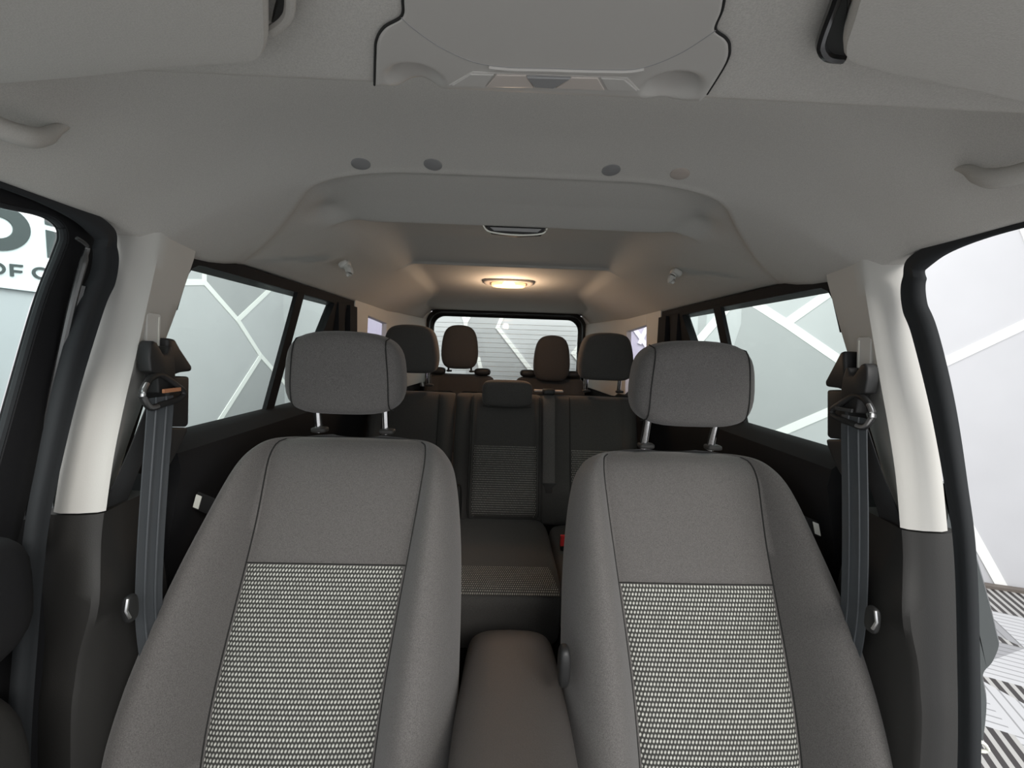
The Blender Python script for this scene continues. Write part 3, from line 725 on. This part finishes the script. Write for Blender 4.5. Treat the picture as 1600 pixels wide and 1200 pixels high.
# ================================================================== FRONT SEAT BELTS
for sgn in (-1, 1):
    lab = 'grey-blue seat belt hanging from the %s pillar behind the %s front seat' % (('left', 'left') if sgn < 0 else ('right', 'right'))
    X = lambda x: sgn*x
    t = thing('seat_belt', lab, 'seat belt', (X(.62), .71, -.09), 'front seat belts')
    W = (-sgn*.06, 1, 0)
    fp = spline([(X(x_), y_, z_) for x_, y_, z_ in ((.612, .716, -.098), (.608, .709, -.13), (.610, .694, -.26), (.618, .690, -.38), (.628, .696, -.48), (.634, .712, -.59), (.638, .735, -.70))], 6)
    MB().ribbon(fp, .050, W, .002).build('webbing', 'webbing', t)
    for o in (-.010, .010):
        dd = Vector(W).normalized()*o; nn = Vector((-sgn*.002, -.0006, 0))
        MB().tube([p+dd+nn for p in fp], .0020, 6).build('webbing_rib', 'webbing', t)
    rq = [at(px, py, x=-x_) for px, py, x_ in ((243, 630, .622), (217, 700, .632), (191, 760, .641), (172, 805, .662))]
    rp = spline([Vector((-sgn*p.x, p.y, p.z)) for p in rq], 8)
    MB().ribbon(rp, [lerp(.036, .050, i/24) for i in range(25)], (-sgn*.1, 1, .3), .002).build('return_webbing', 'belt_shaded', t)
    # guide cover with two horns
    gy, gx = .724, .634
    out = [(-.030, .012), (-.022, .022), (-.012, .018), (.004, -.006), (.012, -.004), (.020, .012), (.028, .010), (.034, -.012), (.036, -.05), (.030, -.085), (-.014, -.085), (-.016, -.045), (-.032, -.040), (-.034, -.012)]
    MB().prism([(X(gx), gy+a*.78, b*.85-.020) for a, b in out], (X(-.022), 0, 0)).build('guide_cover', 'black', t, True, bevel=.005)
    ring = spline([(X(.606), gy-.050, -.092), (X(.606), gy-.036, -.112), (X(.606), gy-.010, -.110), (X(.606), gy+.028, -.104), (X(.606), gy+.036, -.094), (X(.608), gy+.024, -.082), (X(.614), gy, -.062), (X(.614), gy-.022, -.064), (X(.608), gy-.044, -.080), (X(.606), gy-.050, -.092)], 5)
    MB().tube(ring[:-1], .0055, 10, closed=True).build('d_ring', 'black', t)
    MB().tube([p+Vector((X(-.004), -.003, .001)) for p in ring[38:45]+ring[0:9]], .0035, 8).build('d_ring_edge', 'steel', t)
    MB().box((X(.606), gy-.012, -.091), (X(.602), gy+.026, -.084)).build('glint_pad', 'orange' if sgn < 0 else 'frame_metal', t, False, bevel=.001)
    MB().rcube((X(.602), .632, -.425), (.014, .022, .045), 3, 6, rot=Matrix.Rotation(sgn*.0, 3, 'Z')).build('latch_tongue', 'black', t)
    MB().tube([(X(.598), .624, -.405), (X(.596), .618, -.420), (X(.596), .624, -.436)], .0025, 6).build('tongue_edge', 'steel', t)
    # height adjuster slot on the pillar
    h = thing('belt_height_slot', 'slim pale height adjuster strip above the %s belt guide' % SIDE[sgn], 'adjuster', (X(.64), .73, 0), 'belt height strips')
    MB().prism([(X(.6415), gy+.010+a, b) for a, b in ((-.014, -.02), (-.010, .042), (-.004, .046), (.016, .046), (.020, .042), (.014, -.02))], (X(-.006), 0, 0)).build('strip', 'pillar', h, False, bevel=.0015)
    MB().prism([(X(.638), gy+.010+a, b) for a, b in ((.008, -.02), (.013, .040), (.015, .040), (.010, -.02))], (X(-.0035), 0, 0)).build('strip_edge', 'white_tag', h, False)
    # inner handle housing of the sliding door, seen past the pillar
    hh = thing('sliding_door_handle', 'black three-piece inner handle of the sliding door beside the %s pillar' % SIDE[sgn], 'handle', (X(.64), .85, -.05), 'sliding door handles')
    if sgn < 0: blocks = (('upper_cover', [(262, 528), (275, 530), (283, 545), (301, 572), (301, 580), (284, 582), (262, 590)]), ('lever', [(262, 588), (297, 588), (296, 664), (292, 667), (262, 667)]), ('lower_cover', [(255, 668), (294, 668), (294, 674), (276, 710), (262, 735), (250, 742)]))
    else: blocks = (('upper_cover', [(1320, 548), (1312, 550), (1304, 566), (1288, 596), (1289, 604), (1306, 606), (1322, 612)]), ('lever', [(1322, 609), (1291, 609), (1291, 682), (1296, 685), (1322, 687)]), ('lower_cover', [(1325, 686), (1289, 686), (1291, 696), (1304, 728), (1318, 752), (1328, 758)]))
    for nm, pp in blocks:
        MB().prism([at(px, py, x=X(.622)) for px, py in pp], (X(.04), 0, 0)).build(nm, 'black', hh, True, bevel=.005)

# ================================================================== SHOWROOM
def bwall(x): return 2.71-.31*(x-3.46)
BP, BN = Vector((3.46, 2.71, 0)), Vector((.31, 1, 0)).normalized()
BD = Vector((1, -.31, 0)).normalized(); XL = -2.4
def stripe(g, a, b, w, n, mi=1, lift=.004):
    a, b = Vector(a), Vector(b); t = (b-a).normalized(); s = t.cross(n).normalized()*w/2; a = a-t*w*.4; b = b+t*w*.4
    g.prism([a-s+n*lift, b-s+n*lift, b+s+n*lift, a+s+n*lift], -n*lift*.9, mi=mi)
def wall(name, o, d_, L0, L1, n, lines, fills, proj, w, extra=()):
    g = MB(); up = Vector((0, 0, 1)); o = Vector((o.x, o.y, 0))
    g.prism([o+d_*L0+up*FLOOR, o+d_*L1+up*FLOOR, o+d_*L1+up*2.6, o+d_*L0+up*2.6], -n*.1, mi=0)
    for pts in fills: g.prism([proj(*p)+n*.0015 for p in pts], -n*.001, mi=2)
    for i, (a, b) in enumerate(lines): stripe(g, proj(*a), proj(*b), w*(.55 if a[0] in (721, 728, 742, 790, 778, 896, 748, 985, 1000, 1010) else 1), n, lift=.004+.0007*i)
    for pts, mi in extra: g.prism([proj(*p)+n*.001 for p in pts], -n*.0008, mi=mi)
    return structure(g.build(name, ['wall_paint', 'wall_line', 'wall_dark', 'skirting'], smooth=False))
pb = lambda px, py: atplane(px, py, BP, BN)
linesB = [((1170, 468), (1228, 505)), ((1228, 505), (1330, 575)), ((1228, 505), (1320, 440)), ((1190, 688), (1330, 628)), ((1085, 540), (1145, 470)), ((1477, 565), (1640, 488)), ((1592, 330), (1640, 460)), ((1500, 800), (1575, 935)),
          ((721, 484), (728, 505)), ((728, 505), (742, 480)), ((728, 505), (728, 560)), ((790, 484), (778, 512)), ((778, 512), (840, 592)), ((896, 552), (920, 522)), ((896, 552), (915, 575)), ((748, 560), (756, 595)),
          ((985, 505), (1010, 540)), ((1000, 535), (1016, 500)), ((1010, 540), (1015, 590))]
fillsB = [((1228, 505), (1310, 562), (1330, 628), (1210, 680), (1150, 690), (1130, 590), (1170, 470)), ((778, 512), (790, 484), (742, 480), (728, 505), (728, 590), (838, 592)), ((1477, 565), (1640, 488), (1640, 900), (1560, 905), (1480, 760))]
wall('wall_back', BP, BD, -6.15, 3.2, -BN, linesB, fillsB[:2], pb, .062, extra=[(((1160, 440), (1182, 440), (1178, 640), (1154, 640)), 2), (((1092, 470), (1106, 470), (1100, 560), (1088, 560)), 2)])  # extra strips put the shading of wall folds into flat grey
pl = lambda px, py: at(px, py, x=XL)
linesL = [((319, 441), (319, 380)), ((319, 441), (270, 441)), ((319, 441), (371, 500)), ((371, 500), (450, 425)), ((371, 500), (407, 556)), ((407, 556), (318, 695)), ((407, 556), (450, 605)), ((500, 440), (470, 520))]
fillsL = [((319, 380), (319, 441), (371, 500), (450, 425), (450, 380)), ((407, 556), (318, 695), (318, 760), (450, 760), (450, 605))]
wall('wall_left_showroom', Vector((XL, 0, 0)), Vector((0, 1, 0)), -3.5, 4.62, Vector((1, 0, 0)), linesL, fillsL, pl, .045)
structure(MB().box((-4, -4, FLOOR-.05), (7, 5.2, FLOOR)).build('floor', 'tiles', smooth=False))
g = MB(); a = BP+BD*(-6)-BN*.06; e = BP+BD*3.2-BN*.06
g.prism([Vector((p.x, p.y, FLOOR)) for p in (a, e)]+[Vector((p.x, p.y, FLOOR+.02)) for p in (e, a)], BN*.05)
structure(g.build('baseboard_back', 'skirting', smooth=False))
# sign on the left wall
sg = thing('wall_sign', 'large white wall sign with dark lettering seen through the left front window', 'sign', (XL, .5, .5))
p0 = at(66, 457, x=XL+.02); zb = at(0, 449, x=XL+.02).z
MB().box((XL+.002, -1.2, zb), (XL+.02, 2.4, zb+1.25)).build('board', 'sign_white', sg, False)
def letter(pts, nm='letter'): return MB().prism([at(px, py, x=XL+.022) for px, py in pts], (.004, 0, 0)).build(nm, 'sign_ink', sg, False)
def px_ring(cx, cy, rx, ry, ix, iy, n=40):
    g = MB(); o = [at(cx+rx*math.cos(k*2*math.pi/n), cy+ry*math.sin(k*2*math.pi/n)+(rx*math.cos(k*2*math.pi/n))*.13, x=XL+.022) for k in range(n)]
    i = [at(cx+ix*math.cos(k*2*math.pi/n), cy+iy*math.sin(k*2*math.pi/n)+(ix*math.cos(k*2*math.pi/n))*.13, x=XL+.022) for k in range(n)]
    f = Vector((.004, 0, 0)); g.grid([i, [p+f for p in i], [p+f for p in o], o], True); return g.build('letter', 'sign_ink', sg, False)
px_ring(-5, 355, 52, 36, 25, 17)
letter([(69, 338), (112, 348), (112, 361), (70, 350)]); letter([(71, 359), (112, 369), (112, 408), (74, 402)])
px_ring(-6, 419, 14, 9.5, 9.5, 6)
letter([(14.5, 412), (35, 414), (35, 417.5), (20, 416), (20, 421.5), (34, 423), (34, 426.5), (20.5, 425), (21, 432), (15.5, 431)])
px_ring(64, 427, 14.5, 9.5, 9.5, 6)
letter([(76, 425), (130, 431), (130, 436), (76, 430)][:0] or [(71, 300), (112, 312), (112, 330), (69, 320)])

# ================================================================== LIGHT
w = bpy.data.worlds.new('World'); bpy.context.scene.world = w; w.use_nodes = True
w.node_tree.nodes['Background'].inputs[0].default_value = (.96, .98, 1, 1); w.node_tree.nodes['Background'].inputs[1].default_value = 1.05
def area(name, loc, target, size, energy, col=(1, 1, 1)):
    l = bpy.data.lights.new(name, 'AREA'); l.shape = 'RECTANGLE'; l.size, l.size_y = size; l.energy = energy; l.color = col
    o = bpy.data.objects.new(name, l); COL.objects.link(o); o.location = loc
    o.rotation_euler = (Vector(target)-Vector(loc)).to_track_quat('-Z', 'Y').to_euler(); return o
area('showroom_and_fill_light', (1.2, -2.2, 1.6), (.1, .8, -.3), (2.4, .5), 60, (1, .97, .92))
area('showroom_and_fill_light', (.2, 1.6, 2.3), (-.2, 3.9, -.1), (2.6, .5), 70, (1, 1, 1))  # added fill lamp, brightens the back wall behind the tailgate glass
area('showroom_and_fill_light', (-1.5, .2, 2.2), (-2.4, 2.0, 0), (.5, 2.6), 30, (.98, 1, 1))
pt = bpy.data.lights.new('dome_bulb_light', 'POINT'); pt.shadow_soft_size = .03; pt.energy = 2.6; pt.color = (1, .70, .46)
po = bpy.data.objects.new('dome_bulb_light', pt); COL.objects.link(po); po.location = (0, 2.0, .255)

# ================================================================== CAMERA
cam = bpy.data.cameras.new('Camera'); cam.sensor_width = 36; cam.lens = 36*F/1600; cam.clip_start = .02
co = bpy.data.objects.new('Camera', cam); COL.objects.link(co)
# rows of Xc,Yc,Zc give world axes in lens coordinates (right, up, forward)
Rm = Matrix(((Xc[0], Xc[1], -Xc[2]), (Yc[0], Yc[1], -Yc[2]), (Zc[0], Zc[1], -Zc[2])))
co.matrix_world = Matrix.Translation(CAM) @ Rm.to_4x4()
sc = bpy.context.scene; sc.camera = co
for o in bpy.data.objects:
    if o.parent is None and o.name in COL.objects: o.location.z -= FLOOR
vs = sc.view_settings; vs.view_transform = 'Standard'; vs.look = 'None'; vs.gamma = 1; vs.use_curve_mapping = False; vs.exposure = 0.64
